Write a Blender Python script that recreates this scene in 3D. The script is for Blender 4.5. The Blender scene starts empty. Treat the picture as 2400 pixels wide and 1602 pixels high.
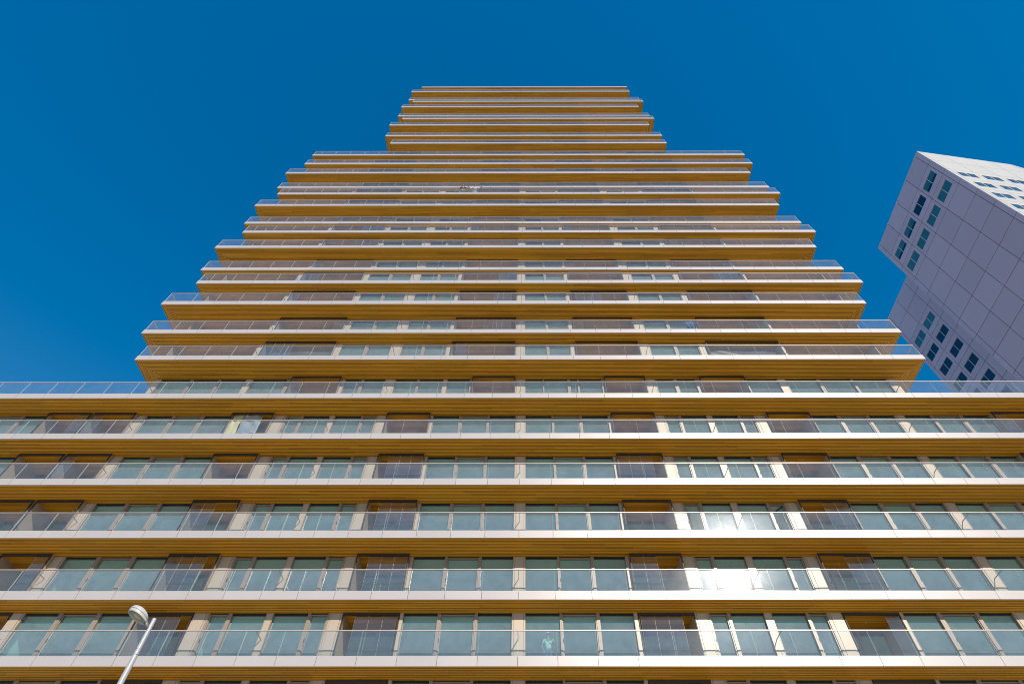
import bpy, math, random
from mathutils import Vector, Matrix
random.seed(11)
D = bpy.data
sc = bpy.context.scene
COL = sc.collection

# ------------------------------------------------------------------ camera
ZG = 1.6                       # eye height above the pavement
TH, YAW, ROLL = 0.93561, -0.0021226, 0.00060664
FPX, CX, CY = 1345.45, 1233.777, 798.842
cth, sth = math.cos(TH), math.sin(TH)
right = Vector((math.cos(YAW), -math.sin(YAW), 0))
fh = Vector((math.sin(YAW), math.cos(YAW), 0))
fwd = fh * cth + Vector((0, 0, sth))
up = fh * (-sth) + Vector((0, 0, cth))
cr, sr = math.cos(ROLL), math.sin(ROLL)
R2, U2 = right * cr + up * sr, up * cr - right * sr
cam_d = D.cameras.new("camera")
cam_d.sensor_width = 36
cam_d.lens = FPX * 36 / 2400
cam_d.shift_x = (1200 - CX) / 2400
cam_d.shift_y = (CY - 801) / 2400
cam_d.clip_start = 0.1
cam_d.clip_end = 20000
cam = D.objects.new("camera", cam_d)
COL.objects.link(cam)
m3 = Matrix((R2, U2, -fwd)).transposed()
cam.matrix_world = Matrix.Translation((0, 0, ZG)) @ m3.to_4x4()
sc.camera = cam

# ------------------------------------------------------------------ light
SUN = Vector((0.39, -1.0, 0.64)).normalized()
EL = math.asin(SUN.z)
AZ = math.atan2(SUN.x, SUN.y)
w = D.worlds.new("World")
sc.world = w
w.use_nodes = True
nt = w.node_tree
nt.nodes.clear()
sky = nt.nodes.new("ShaderNodeTexSky")
sky.sky_type = 'NISHITA'
sky.sun_disc = False
sky.sun_elevation = EL
sky.sun_rotation = AZ
sky.altitude = 0
sky.air_density = 1.0
sky.dust_density = 0.0
sky.ozone_density = 3.0
hsv = nt.nodes.new("ShaderNodeHueSaturation")
hsv.inputs['Hue'].default_value = 0.503
hsv.inputs['Saturation'].default_value = 1.62
hsv.inputs['Value'].default_value = 1.78
bg = nt.nodes.new("ShaderNodeBackground")
bg.inputs['Strength'].default_value = 0.15
wo = nt.nodes.new("ShaderNodeOutputWorld")
# soft shoulder on the very bright part of the sky round the sun
den = nt.nodes.new("ShaderNodeVectorMath"); den.operation = 'MULTIPLY_ADD'
den.inputs[1].default_value = (0.22, 0.22, 0.22)
den.inputs[2].default_value = (1, 1, 1)
dv = nt.nodes.new("ShaderNodeVectorMath"); dv.operation = 'DIVIDE'
nt.links.new(sky.outputs[0], den.inputs[0])
nt.links.new(sky.outputs[0], dv.inputs[0])
nt.links.new(den.outputs[0], dv.inputs[1])
nt.links.new(dv.outputs[0], hsv.inputs['Color'])
nt.links.new(hsv.outputs[0], bg.inputs['Color'])
nt.links.new(bg.outputs[0], wo.inputs['Surface'])
sd = D.lights.new("sun", 'SUN')
sd.energy = 4.1
sd.angle = math.radians(0.53)
sd.color = (1.0, 0.93, 0.83)
so = D.objects.new("sun", sd)
COL.objects.link(so)
so.rotation_euler = SUN.to_track_quat('Z', 'Y').to_euler()
so.location = SUN * 200

sc.view_settings.view_transform = 'Standard'
sc.view_settings.look = 'None'
sc.view_settings.exposure = 0.0
sc.view_settings.gamma = 1.0
sc.render.engine = 'CYCLES'
sc.cycles.filter_width = 1.0
sc.cycles.max_bounces = 8
sc.cycles.diffuse_bounces = 4
sc.cycles.glossy_bounces = 3
sc.cycles.transmission_bounces = 2
sc.cycles.transparent_max_bounces = 16
sc.cycles.caustics_reflective = False
sc.cycles.caustics_refractive = False

# ------------------------------------------------------------------ materials
def mat(name):
    m = D.materials.new(name)
    m.use_nodes = True
    n = m.node_tree
    n.nodes.clear()
    out = n.nodes.new("ShaderNodeOutputMaterial")
    return m, n, out

def N(n, t, **kw):
    x = n.nodes.new(t)
    for k, v in kw.items():
        if k in x.inputs:
            x.inputs[k].default_value = v
        else:
            setattr(x, k, v)
    return x

def pbr(name, col, rough=0.5, metal=0.0, spec=0.5, var=0.06, scale=3.0, bump=0.0, bscale=40.0, island=0.0):
    m, n, out = mat(name)
    b = N(n, "ShaderNodeBsdfPrincipled")
    b.inputs['Roughness'].default_value = rough
    b.inputs['Metallic'].default_value = metal
    b.inputs['Specular IOR Level'].default_value = spec
    tc = N(n, "ShaderNodeTexCoord")
    no = N(n, "ShaderNodeTexNoise")
    no.inputs['Scale'].default_value = scale
    no.inputs['Detail'].default_value = 5
    n.links.new(tc.outputs['Object'], no.inputs['Vector'])
    mr = N(n, "ShaderNodeMapRange")
    mr.inputs['From Min'].default_value = 0.3
    mr.inputs['From Max'].default_value = 0.7
    mr.inputs['To Min'].default_value = 1 - var
    mr.inputs['To Max'].default_value = 1 + var
    n.links.new(no.outputs['Fac'], mr.inputs['Value'])
    mul = N(n, "ShaderNodeVectorMath", operation='SCALE')
    mul.inputs[0].default_value = col[:3]
    fac = mr.outputs[0]
    if island:
        g = N(n, "ShaderNodeNewGeometry")
        m2 = N(n, "ShaderNodeMapRange")
        m2.inputs['To Min'].default_value = 1 - island
        m2.inputs['To Max'].default_value = 1 + island
        n.links.new(g.outputs['Random Per Island'], m2.inputs['Value'])
        mm = N(n, "ShaderNodeMath", operation='MULTIPLY')
        n.links.new(fac, mm.inputs[0])
        n.links.new(m2.outputs[0], mm.inputs[1])
        fac = mm.outputs[0]
    n.links.new(fac, mul.inputs['Scale'])
    n.links.new(mul.outputs[0], b.inputs['Base Color'])
    if bump:
        nb = N(n, "ShaderNodeTexNoise")
        nb.inputs['Scale'].default_value = bscale
        bp = N(n, "ShaderNodeBump")
        bp.inputs['Strength'].default_value = bump
        bp.inputs['Distance'].default_value = 0.01
        n.links.new(tc.outputs['Object'], nb.inputs['Vector'])
        n.links.new(nb.outputs['Fac'], bp.inputs['Height'])
        n.links.new(bp.outputs[0], b.inputs['Normal'])
    n.links.new(b.outputs[0], out.inputs['Surface'])
    return m

def glass(name, tint, dust, dustcol=(0.62, 0.66, 0.68), rough=0.0, haze=0.0, gain=1.0):
    """thin architectural sheet: Schlick reflection over tinted transparency, plus a film of dust"""
    m, n, out = mat(name)
    g = N(n, "ShaderNodeNewGeometry")
    dot = N(n, "ShaderNodeVectorMath", operation='DOT_PRODUCT')
    n.links.new(g.outputs['Incoming'], dot.inputs[0])
    n.links.new(g.outputs['Normal'], dot.inputs[1])
    ab = N(n, "ShaderNodeMath", operation='ABSOLUTE')
    n.links.new(dot.outputs['Value'], ab.inputs[0])
    om = N(n, "ShaderNodeMath", operation='SUBTRACT')
    om.inputs[0].default_value = 1.0
    n.links.new(ab.outputs[0], om.inputs[1])
    pw = N(n, "ShaderNodeMath", operation='POWER')
    pw.inputs[1].default_value = 5.0
    n.links.new(om.outputs[0], pw.inputs[0])
    ma = N(n, "ShaderNodeMath", operation='MULTIPLY_ADD')
    ma.inputs[1].default_value = 0.9 * gain
    ma.inputs[2].default_value = 0.08 * gain
    ma.use_clamp = True
    n.links.new(pw.outputs[0], ma.inputs[0])
    tr = N(n, "ShaderNodeBsdfTransparent")
    tr.inputs['Color'].default_value = (*tint, 1)
    gl = N(n, "ShaderNodeBsdfGlossy")
    gl.inputs['Roughness'].default_value = rough
    gl.inputs['Color'].default_value = (1, 1, 1, 1)
    df = N(n, "ShaderNodeBsdfDiffuse")
    df.inputs['Color'].default_value = (*dustcol, 1)
    # streaky, blotchy film of dust
    tc = N(n, "ShaderNodeTexCoord")
    mp = N(n, "ShaderNodeMapping")
    mp.inputs['Scale'].default_value = (0.8, 1.0, 0.7)
    no = N(n, "ShaderNodeTexNoise")
    no.inputs['Scale'].default_value = 2.2
    no.inputs['Detail'].default_value = 7
    no.inputs['Roughness'].default_value = 0.65
    mr = N(n, "ShaderNodeMapRange")
    mr.inputs['From Min'].default_value = 0.3
    mr.inputs['From Max'].default_value = 0.75
    mr.inputs['To Min'].default_value = dust * 0.72
    mr.inputs['To Max'].default_value = dust * 1.35
    n.links.new(tc.outputs['Object'], mp.inputs[0])
    n.links.new(mp.outputs[0], no.inputs['Vector'])
    n.links.new(no.outputs['Fac'], mr.inputs['Value'])
    dd = N(n, "ShaderNodeMixShader")
    n.links.new(mr.outputs[0], dd.inputs[0])
    n.links.new(tr.outputs[0], dd.inputs[1])
    if haze:
        g2 = N(n, "ShaderNodeBsdfGlossy")
        g2.inputs['Roughness'].default_value = 0.19
        g2.inputs['Color'].default_value = (*[c * 1.0 for c in (0.95, 0.97, 1)], 1)
        d2 = N(n, "ShaderNodeMixShader")
        d2.inputs[0].default_value = haze
        n.links.new(df.outputs[0], d2.inputs[1])
        n.links.new(g2.outputs[0], d2.inputs[2])
        n.links.new(d2.outputs[0], dd.inputs[2])
    else:
        n.links.new(df.outputs[0], dd.inputs[2])
    mx = N(n, "ShaderNodeMixShader")
    n.links.new(ma.outputs[0], mx.inputs[0])
    n.links.new(dd.outputs[0], mx.inputs[1])
    n.links.new(gl.outputs[0], mx.inputs[2])
    n.links.new(mx.outputs[0], out.inputs['Surface'])
    return m

def wood(name, c1, c2):
    m, n, out = mat(name)
    b = N(n, "ShaderNodeBsdfPrincipled")
    b.inputs['Roughness'].default_value = 0.42
    b.inputs['Specular IOR Level'].default_value = 0.35
    g = N(n, "ShaderNodeNewGeometry")
    tc = N(n, "ShaderNodeTexCoord")
    mp = N(n, "ShaderNodeMapping")
    mp.inputs['Scale'].default_value = (0.5, 9.0, 9.0)
    no = N(n, "ShaderNodeTexNoise")
    no.inputs['Scale'].default_value = 1.6
    no.inputs['Detail'].default_value = 4
    big = N(n, "ShaderNodeTexNoise")
    big.inputs['Scale'].default_value = 0.13
    big.inputs['Detail'].default_value = 2
    mx = N(n, "ShaderNodeMix", data_type='RGBA')
    a = N(n, "ShaderNodeMath", operation='MULTIPLY_ADD')
    a.inputs[1].default_value = 0.65
    n.links.new(g.outputs['Random Per Island'], a.inputs[0])
    s = N(n, "ShaderNodeMath", operation='MULTIPLY')
    s.inputs[1].default_value = 0.5
    n.links.new(no.outputs['Fac'], s.inputs[0])
    n.links.new(s.outputs[0], a.inputs[2])
    b2 = N(n, "ShaderNodeMath", operation='MULTIPLY_ADD')
    b2.inputs[1].default_value = 0.5
    n.links.new(big.outputs['Fac'], b2.inputs[0])
    n.links.new(a.outputs[0], b2.inputs[2])
    c = N(n, "ShaderNodeMath", operation='SUBTRACT')
    c.inputs[1].default_value = 0.32
    c.use_clamp = True
    n.links.new(b2.outputs[0], c.inputs[0])
    n.links.new(tc.outputs['Object'], mp.inputs[0])
    n.links.new(mp.outputs[0], no.inputs['Vector'])
    n.links.new(tc.outputs['Object'], big.inputs['Vector'])
    n.links.new(c.outputs[0], mx.inputs[0])
    mx.inputs[6].default_value = (*c1, 1)
    mx.inputs[7].default_value = (*c2, 1)
    n.links.new(mx.outputs[2], b.inputs['Base Color'])
    n.links.new(b.outputs[0], out.inputs['Surface'])
    return m

M = {}
M['fascia'] = pbr("white_lacquered_metal", (0.555, 0.485, 0.455), 0.34, 0.14, 0.5, 0.025, 0.7, island=0.03)
M['wood'] = wood("warm_timber_boards", (0.64, 0.245, 0.005), (0.98, 0.44, 0.020))
M['gap'] = pbr("dark_board_gap", (0.035, 0.014, 0.003), 0.8)
M['slabedge'] = pbr("dark_joint", (0.10, 0.09, 0.09), 0.7)
M['concrete'] = pbr("balcony_concrete", (0.62, 0.59, 0.54), 0.8, 0, 0.3, 0.08, 2.0)
M['rail'] = pbr("handrail_metal", (0.62, 0.52, 0.47), 0.35, 0.3, 0.5)
M['beige'] = pbr("champagne_metal_cladding", (0.53, 0.42, 0.315), 0.42, 0.1, 0.5, 0.03, 1.2)
M['frame'] = pbr("bronze_window_frame", (0.36, 0.275, 0.215), 0.4, 0.15, 0.5, 0.03)
M['brown'] = pbr("dark_bronze_trim", (0.045, 0.028, 0.018), 0.55)
M['black'] = pbr("black_head_shade_and_handle", (0.015, 0.013, 0.012), 0.7)
M['balglass'] = glass("balustrade_glass", (0.88, 0.93, 0.93), 0.095, (0.62, 0.61, 0.66), 0.035, 0.034, 1.1)
M['glassedge'] = pbr("polished_glass_edge", (0.60, 0.70, 0.68), 0.2)
M['pane'] = glass("tinted_window_glass", (0.60, 0.88, 0.80), 0.18, (0.58, 0.70, 0.77), 0.03, 0.012, 1.2)
M['screen'] = glass("loggia_screen_glass", (0.86, 0.89, 0.89), 0.045, (0.60, 0.62, 0.68), 0.04, 0.015, 1.2)
M['plaster'] = pbr("white_plaster", (0.84, 0.86, 0.82), 0.85, 0, 0.2, 0.04)
M['cfloor'] = pbr("pale_screed_floor", (0.60, 0.58, 0.54), 0.7)
M['lampwhite'] = pbr("lamp_white_enamel", (0.56, 0.53, 0.50), 0.4, 0, 0.5, 0.05, 6)
M['polegrey'] = pbr("painted_pole", (0.47, 0.455, 0.47), 0.42, 0.1, 0.5, 0.05, 5)
M['darkseal'] = pbr("dark_seal", (0.03, 0.03, 0.03), 0.6)
M['spot'] = pbr("spot_ring", (0.8, 0.8, 0.78), 0.3)

# ------------------------------------------------------------------ mesh helpers
class MB:
    def __init__(s):
        s.v, s.f, s.m, s.sm = [], [], [], False
    def quad(s, a, b, c, d, m=0):
        i = len(s.v)
        s.v += [a, b, c, d]
        s.f.append((i, i + 1, i + 2, i + 3))
        s.m.append(m)
    def box(s, x0, x1, y0, y1, z0, z1, m=0):
        if x0 > x1: x0, x1 = x1, x0
        if y0 > y1: y0, y1 = y1, y0
        if z0 > z1: z0, z1 = z1, z0
        i = len(s.v)
        s.v += [(x0, y0, z0), (x1, y0, z0), (x1, y1, z0), (x0, y1, z0), (x0, y0, z1), (x1, y0, z1), (x1, y1, z1), (x0, y1, z1)]
        for q in ((0, 3, 2, 1), (4, 5, 6, 7), (0, 1, 5, 4), (1, 2, 6, 5), (2, 3, 7, 6), (3, 0, 4, 7)):
            s.f.append(tuple(i + k for k in q))
            s.m.append(m)
    def prism(s, poly, d, m=0):
        """poly: list of 3d points, extruded by vector d"""
        i = len(s.v); n = len(poly)
        s.v += [tuple(p) for p in poly] + [tuple(p[k] + d[k] for k in range(3)) for p in poly]
        s.f.append(tuple(range(i, i + n))); s.m.append(m)
        s.f.append(tuple(range(i + 2 * n - 1, i + n - 1, -1))); s.m.append(m)
        for k in range(n):
            s.f.append((i + k, i + n + k, i + n + (k + 1) % n, i + (k + 1) % n)); s.m.append(m)
    def loft(s, rings, m=0, cap=True):
        i = len(s.v); n = len(rings[0])
        for r in rings: s.v += [tuple(p) for p in r]
        for j in range(len(rings) - 1):
            for k in range(n):
                a = i + j * n + k; b = i + j * n + (k + 1) % n
                s.f.append((a, b, b + n, a + n)); s.m.append(m)
        if cap:
            s.f.append(tuple(range(i + n - 1, i - 1, -1))); s.m.append(m)
            s.f.append(tuple(range(i + (len(rings) - 1) * n, i + len(rings) * n))); s.m.append(m)
    def tube(s, a, b, r0, r1=None, n=14, m=0):
        r1 = r0 if r1 is None else r1
        a, b = Vector(a), Vector(b)
        z = (b - a).normalized()
        x = z.orthogonal().normalized(); y = z.cross(x)
        ring = lambda c, r: [c + (x * math.cos(t) + y * math.sin(t)) * r for t in [2 * math.pi * k / n for k in range(n)]]
        s.loft([ring(a, r0), ring(b, r1)], m)
    def build(s, name, mats, parent=None, label=None, kind=None, smooth=False, origin=None):
        me = D.meshes.new(name)
        o = Vector(origin) if origin else Vector((0, 0, 0))
        vs = [(v[0] - o.x, v[1] - o.y, v[2] - o.z) for v in s.v] if origin else s.v
        me.from_pydata(vs, [], s.f)
        for k in mats: me.materials.append(M[k] if isinstance(k, str) else k)
        me.polygons.foreach_set('material_index', s.m)
        if smooth: me.polygons.foreach_set('use_smooth', [True] * len(s.f))
        me.update()
        ob = D.objects.new(name, me)
        COL.objects.link(ob)
        if parent: ob.parent = parent
        if origin: ob.location = o
        if label: ob['label'] = label
        if kind: ob['kind'] = kind
        return ob

def empty(name, loc, label, cat, group=None):
    o = D.objects.new(name, None)
    COL.objects.link(o)
    o.location = loc
    o.empty_display_size = 0.5
    o['label'] = label; o['category'] = cat
    if group: o['group'] = group
    return o

def tag(o, label, cat, group=None):
    o['label'] = label; o['category'] = cat
    if group: o['group'] = group

# ------------------------------------------------------------------ ground
def make_ground():
    m, n, out = mat("pale_stone_paving")
    b = N(n, "ShaderNodeBsdfPrincipled")
    b.inputs['Roughness'].default_value = 0.8
    tc = N(n, "ShaderNodeTexCoord")
    br = N(n, "ShaderNodeTexBrick")
    br.inputs['Color1'].default_value = (0.50, 0.47, 0.42, 1)
    br.inputs['Color2'].default_value = (0.44, 0.41, 0.37, 1)
    br.inputs['Mortar'].default_value = (0.2, 0.19, 0.18, 1)
    br.inputs['Scale'].default_value = 1.0
    br.inputs['Brick Width'].default_value = 0.6
    br.inputs['Row Height'].default_value = 0.3
    br.inputs['Mortar Size'].default_value = 0.006
    n.links.new(tc.outputs['Object'], br.inputs['Vector'])
    n.links.new(br.outputs['Color'], b.inputs['Base Color'])
    n.links.new(b.outputs[0], out.inputs['Surface'])
    M['paving'] = m
    g = MB()
    g.quad((-5000, -5000, 0), (5000, -5000, 0), (5000, 5000, 0), (-5000, 5000, 0))
    o = g.build("ground", ['paving'], kind='structure')
    o['label'] = "pale stone paving in front of the tower"
make_ground()

# ------------------------------------------------------------------ the residential tower
Z0 = 11.559 + ZG
FH = 3.0
T = 0.433
YK = [25.834, 25.832, 25.335, 24.859, 24.399, 23.936, 23.27, 23.278, 22.814, 22.819, 23.338, 22.849, 22.868, 23.375, 22.87, 22.888, 23.384, 22.9, 22.9, 22.899, 22.443, 22.435, 21.963, 21.964, 22.407, 21.949, 21.962, 22.436, 21.953, 21.959]
XLk = [-25.75, -26.93, -26.93, -25.75, -26.93, -26.93, -25.75, -26.93, -26.93, -25.75, -26.93, -26.93, -25.75, -25.75, -16.94, -18.11, -18.12, -16.94, -18.12, -18.12, -16.94, -18.12, -18.12, -16.94]
XRk = [26.1, 26.1, 24.92, 26.1, 26.1, 24.92, 26.1, 26.1, 24.92, 26.1, 26.1, 24.92, 26.1, 26.1, 17.28, 17.28, 16.11, 17.28, 17.28, 16.11, 17.28, 17.28, 16.11, 16.11]
XJ, WJ = -0.4305, 1.7458
BACK = 44.0
OFF = 0.84
HR = 1.575                      # handrail top above slab underside
HEAD = 0.20
DROP = 0.20                     # the soffits fall gently from the fascia to the facade
def yk(k): return YK[max(k, 0)] if k < 30 else YK[29]
def zk(k): return Z0 + FH * k
def ext(k):
    if k < 6: return (-43.0, 45.0)
    return XLk[k - 6], XRk[k - 6]
def yw(k):                      # wall plane of storey k
    return yk(k) + OFF

tower = empty("residential_tower", (0, 34, 0), "tall apartment tower of stacked balconies with golden timber soffits and white fascias", "apartment tower")
tower_inv = Matrix.Translation((0, -34, 0))
def part(mb, name, mats, parent=None, label=None, kind=None, smooth=False):
    """part of the tower: geometry in world coordinates"""
    ob = mb.build(name, mats, parent or tower, label, kind, smooth)
    if parent is None:
        ob.matrix_parent_inverse = tower_inv
    return ob

def joints(x0, x1):
    i0 = math.ceil((x0 + 0.35 - XJ) / WJ)
    xs = [x0]
    i = i0
    while XJ + i * WJ < x1 - 0.35:
        xs.append(XJ + i * WJ); i += 1
    xs.append(x1)
    return xs

def make_balcony(k):
    yf, zb = yk(k), zk(k)
    x0, x1 = ext(k)
    top = zb + T
    yb = BACK
    roof = (k == 29)
    # slab body (dark core just inside the cladding, pale deck on top)
    b = MB()
    e = 0.03
    b.box(x0 + e, x1 - e, yf + e, yb, zb + 0.035, top - 0.03, 1)
    b.box(x0 + 0.10, x1 - 0.10, yf + 0.10, yb, top - 0.028, top - 0.004, 2)
    # fascia panels: real plates with open joints and a returned lip below
    xs = joints(x0, x1)
    g = 0.009
    for a, c in zip(xs[:-1], xs[1:]):
        l = a + (g if a != x0 else 0); r = c - (g if c != x1 else 0)
        dy = random.uniform(-0.002, 0.002)
        b.box(l, r, yf + dy, yf + 0.025, zb, top, 0)
    # side fascias
    n = int((yb - yf) / 1.75)
    for s, xe in ((-1, x0), (1, x1)):
        for i in range(n):
            a = yf + 0.026 + i * (yb - yf - 0.026) / n; c = yf + 0.026 + (i + 1) * (yb - yf - 0.026) / n
            if s < 0: b.box(xe, xe + 0.025, a, c - 0.012, zb, top, 0)
            else: b.box(xe - 0.025, xe, a, c - 0.012, zb, top, 0)
    # underside lip
    b.box(x0 + 0.026, x1 - 0.026, yf + 0.026, yf + 0.065, zb + 0.003, zb + 0.03, 3)
    bal = part(b, "balcony" if not roof else "roof_slab", ['fascia', 'slabedge', 'concrete', 'beige'])
    # soffit boards, mitred round the corners
    s = MB()
    P, G = 0.1025, 0.023
    d0 = 0.066
    dw = yw(k - 1) - yf if k <= 28 else OFF + 0.5
    zof = lambda d: zb + 0.004 - DROP * min(max(d - 0.06, 0) / (dw - 0.06), 1.0)
    depth = (OFF + 2.7) if k < 6 else (OFF + 3.1)
    nb = int(depth / P)
    nside = min(nb, 21)
    def strip(pa, pb, pc, pd):
        # bottom quad + two side faces (a, b on the outer edge; c, d on the inner edge, or mirrored)
        i = len(s.v)
        za, zc_ = zed
        s.v += [(*pa, za), (*pb, za), (*pc, zc_), (*pd, zc_), (*pa, za + 0.03), (*pb, za + 0.03), (*pc, zc_ + 0.03), (*pd, zc_ + 0.03)]
        s.f += [(i, i + 3, i + 2, i + 1), (i, i + 1, i + 5, i + 4), (i + 2, i + 3, i + 7, i + 6)]
        s.m += [0, 1, 1]  # board sides take the dark gap colour, painting the shade in the grooves
    for j in range(nb):
        a = d0 + j * P; c = a + P - G
        zed = (zof(a), zof(c))
        # front run
        xa0, xa1, xc0, xc1 = x0 + a, x1 - a, x0 + c, x1 - c
        if j >= nside:
            lim = d0 + nside * P
            xa0 = xc0 = x0 + lim; xa1 = xc1 = x1 - lim
        cuts = []
        x = xa0 + random.uniform(0.6, 4.5)
        while x < xa1 - 1.2:
            cuts.append(x); x += random.choice((2.4, 3.6, 3.6, 4.8, 4.8))
        cuts = [c_ for c_ in cuts if c_ > xc0 + 0.2 and c_ < xc1 - 0.2]
        pa, pc = xa0, xc0
        for q in cuts:
            strip((pa, yf + a), (q - 0.003, yf + a), (q - 0.003, yf + c), (pc, yf + c))
            pa = pc = q + 0.003
        strip((pa, yf + a), (xa1, yf + a), (xc1, yf + c), (pc, yf + c))
        if k >= 5 and j < nside:
            for sgn, xe in ((1, x0), (-1, x1)):
                ya, yc = yf + a, yf + c
                xs_a, xs_c = xe + sgn * a, xe + sgn * c
                y = max(ya, yc) + random.uniform(0.8, 4.5)
                p1, p2 = ya, yc
                while y < yb - 1:
                    q = (( xs_a, p1), (xs_a, y - 0.003), (xs_c, y - 0.003), (xs_c, p2))
                    strip(*q)
                    p1 = p2 = y + 0.003
                    y += random.choice((2.4, 3.6, 4.8))
                q = ((xs_a, p1), (xs_a, yb), (xs_c, yb), (xs_c, p2))
                strip(*q)
    # dark backing following the slope
    o_ = 0.027
    A = [(x0 + 0.03, yf + 0.03, zb + 0.03), (x1 - 0.03, yf + 0.03, zb + 0.03), (x1 - dw, yf + dw, zb - DROP + o_), (x0 + dw, yf + dw, zb - DROP + o_)]
    s.quad(*A, 1)
    s.quad(A[0], A[3], (x0 + dw, yb, zb - DROP + o_), (x0 + 0.03, yb, zb + 0.03), 1)
    s.quad(A[1], (x1 - 0.03, yb, zb + 0.03), (x1 - dw, yb, zb - DROP + o_), A[2], 1)
    s.quad(A[3], A[2], (x1 - dw, yb, zb - DROP + o_), (x0 + dw, yb, zb - DROP + o_), 1)
    part(s, "soffit", ['wood', 'gap'], bal)
    if roof: return
    # balustrade: frameless glass sheets with polished edges
    q = MB()
    zr = zb + HR - 0.035
    yg = yf + 0.012
    zg0 = top - 0.06
    jit = 0.006
    for a, c in zip(xs[:-1], xs[1:]):
        l, r = a + 0.012, c - 0.012
        if a == x0: l = a + 0.02
        if c == x1: r = c - 0.02
        o1, o2 = random.uniform(-jit, jit), random.uniform(-jit, jit)
        q.quad((l, yg + 0.034 + o1 * 0.2, top), (r, yg + 0.034 + o2 * 0.2, top), (r, yg + 0.034 + o2, zr), (l, yg + 0.034 + o1, zr), 0)
        for xx in (l, r):
            q.box(xx - 0.0015, xx + 0.0015, yg + 0.025, yg + 0.045, top, zr, 1)
    if k >= 6:
        ns = int((yb - yf) / 1.75)
        for xe, sg in ((x0, 1), (x1, -1)):
            xg = xe + sg * 0.04
            for i in range(min(ns, 8)):
                a = yf + 0.05 + i * 1.75; c = a + 1.726
                q.quad((xg, a, top), (xg, c, top), (xg, c, zr), (xg, a, zr), 0)
                for yy in (a, c): q.box(xg - 0.009, xg + 0.009, yy - 0.005, yy + 0.005, top, zr, 1)
    part(q, "balustrade", ['balglass', 'glassedge'], bal)
    h = MB()
    h.box(x0 + 0.015, x1 - 0.015, yg + 0.005, yg + 0.063, zr, zr + 0.035, 0)
    if k >= 6:
        for xe, sg in ((x0, 1), (x1, -1)):
            h.box(xe + sg * 0.012, xe + sg * 0.07, yg + 0.064, yf + 14.0, zr, zr + 0.035, 0)
    # short stays from the handrail back to the pilasters
    stays = [-24.25, -12.25, -0.43, 11.45, 23.4, 35] if k < 5 else ([-24.4, -9.1, -0.43, 8.15, 24.0] if k == 5 else [-18.5, -9.1, -0.43, 8.15, 17.7])
    for sx in stays:
        if x0 + 0.5 < sx < x1 - 0.5:
            h.box(sx - 0.016, sx + 0.016, yg + 0.064, yw(k) - 0.003, zr - 0.01, zr + 0.022, 1)
    part(h, "handrail", ['rail', 'frame'], bal)

for k in range(-3, 30): make_balcony(k)

# --- bays of each storey:  P pilaster, G window, S sash window, D (mullion strip), L loggia
POD = [('P', -42.9, -42.2), ('G', -42.15, -39.0), ('L', -38.9, -36.0), ('P', -36.0, -35.4), ('G', -35.35, -33.7), ('S', -33.55, -31.85), ('G', -31.65, -30.12),
       ('L', -30.05, -27.36), ('D', -27.34, -27.2), ('L', -27.18, -24.58), ('P', -24.56, -23.98),
       ('G', -23.94, -22.33), ('S', -22.13, -20.52), ('G', -20.30, -18.68), ('L', -18.52, -15.9), ('P', -15.87, -15.2),
       ('S', -15.10, -14.22), ('G', -14.05, -12.44), ('D', -12.41, -12.12), ('G', -12.07, -10.44), ('S', -10.30, -9.48), ('P', -9.40, -8.80),
       ('L', -8.78, -6.08), ('D', -6.06, -5.91), ('G', -5.88, -4.27), ('S', -4.12, -2.50), ('G', -2.36, -0.74), ('P', -0.72, -0.11),
       ('G', -0.09, 1.53), ('S', 1.63, 3.27), ('G', 3.43, 5.05), ('D', 5.08, 5.23), ('L', 5.25, 7.94), ('P', 7.96, 8.58),
       ('S', 8.66, 9.50), ('G', 9.66, 11.24), ('D', 11.27, 11.60), ('G', 11.64, 13.24), ('S', 13.38, 14.22), ('P', 14.32, 14.95),
       ('L', 14.98, 17.68), ('D', 17.70, 17.86), ('G', 17.88, 19.47), ('S', 19.68, 21.30), ('G', 21.48, 23.06), ('P', 23.10, 23.68),
       ('G', 23.72, 25.32), ('S', 25.5, 27.12), ('G', 27.36, 29.0), ('L', 29.1, 31.8), ('P', 31.82, 32.4), ('G', 32.5, 34.1), ('S', 34.25, 35.9), ('G', 36.0, 37.6), ('P', 37.7, 38.3), ('L', 38.3, 41.0), ('P', 41.0, 41.7), ('G', 41.8, 44.0), ('P', 44.1, 44.9)]
F5 = [('P', -24.80, -24.42), ('G', -24.38, -22.42), ('G', -22.24, -20.57), ('G', -20.40, -18.74), ('P', -18.72, -18.32), ('G', -18.26, -16.0), ('L', -15.6, -12.35), ('D', -12.33, -12.12),
      ('G', -12.08, -11.05), ('G', -10.84, -9.44), ('P', -9.42, -8.78), ('G', -8.74, -7.32), ('G', -7.14, -5.6), ('D', -5.56, -5.32), ('G', -5.28, -3.8), ('L', -3.62, -0.80),
      ('P', -0.78, -0.13), ('G', -0.11, 1.02), ('G', 1.12, 2.66), ('G', 2.86, 3.32), ('G', 3.44, 4.92), ('L', 5.1, 7.78), ('P', 7.80, 8.48), ('G', 8.54, 9.72), ('G', 9.95, 11.15), ('L', 11.4, 14.40),
      ('G', 14.60, 16.64), ('P', 16.68, 17.12), ('G', 17.18, 19.26), ('G', 19.48, 21.52), ('G', 21.68, 23.90), ('P', 23.96, 24.5)]
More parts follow.
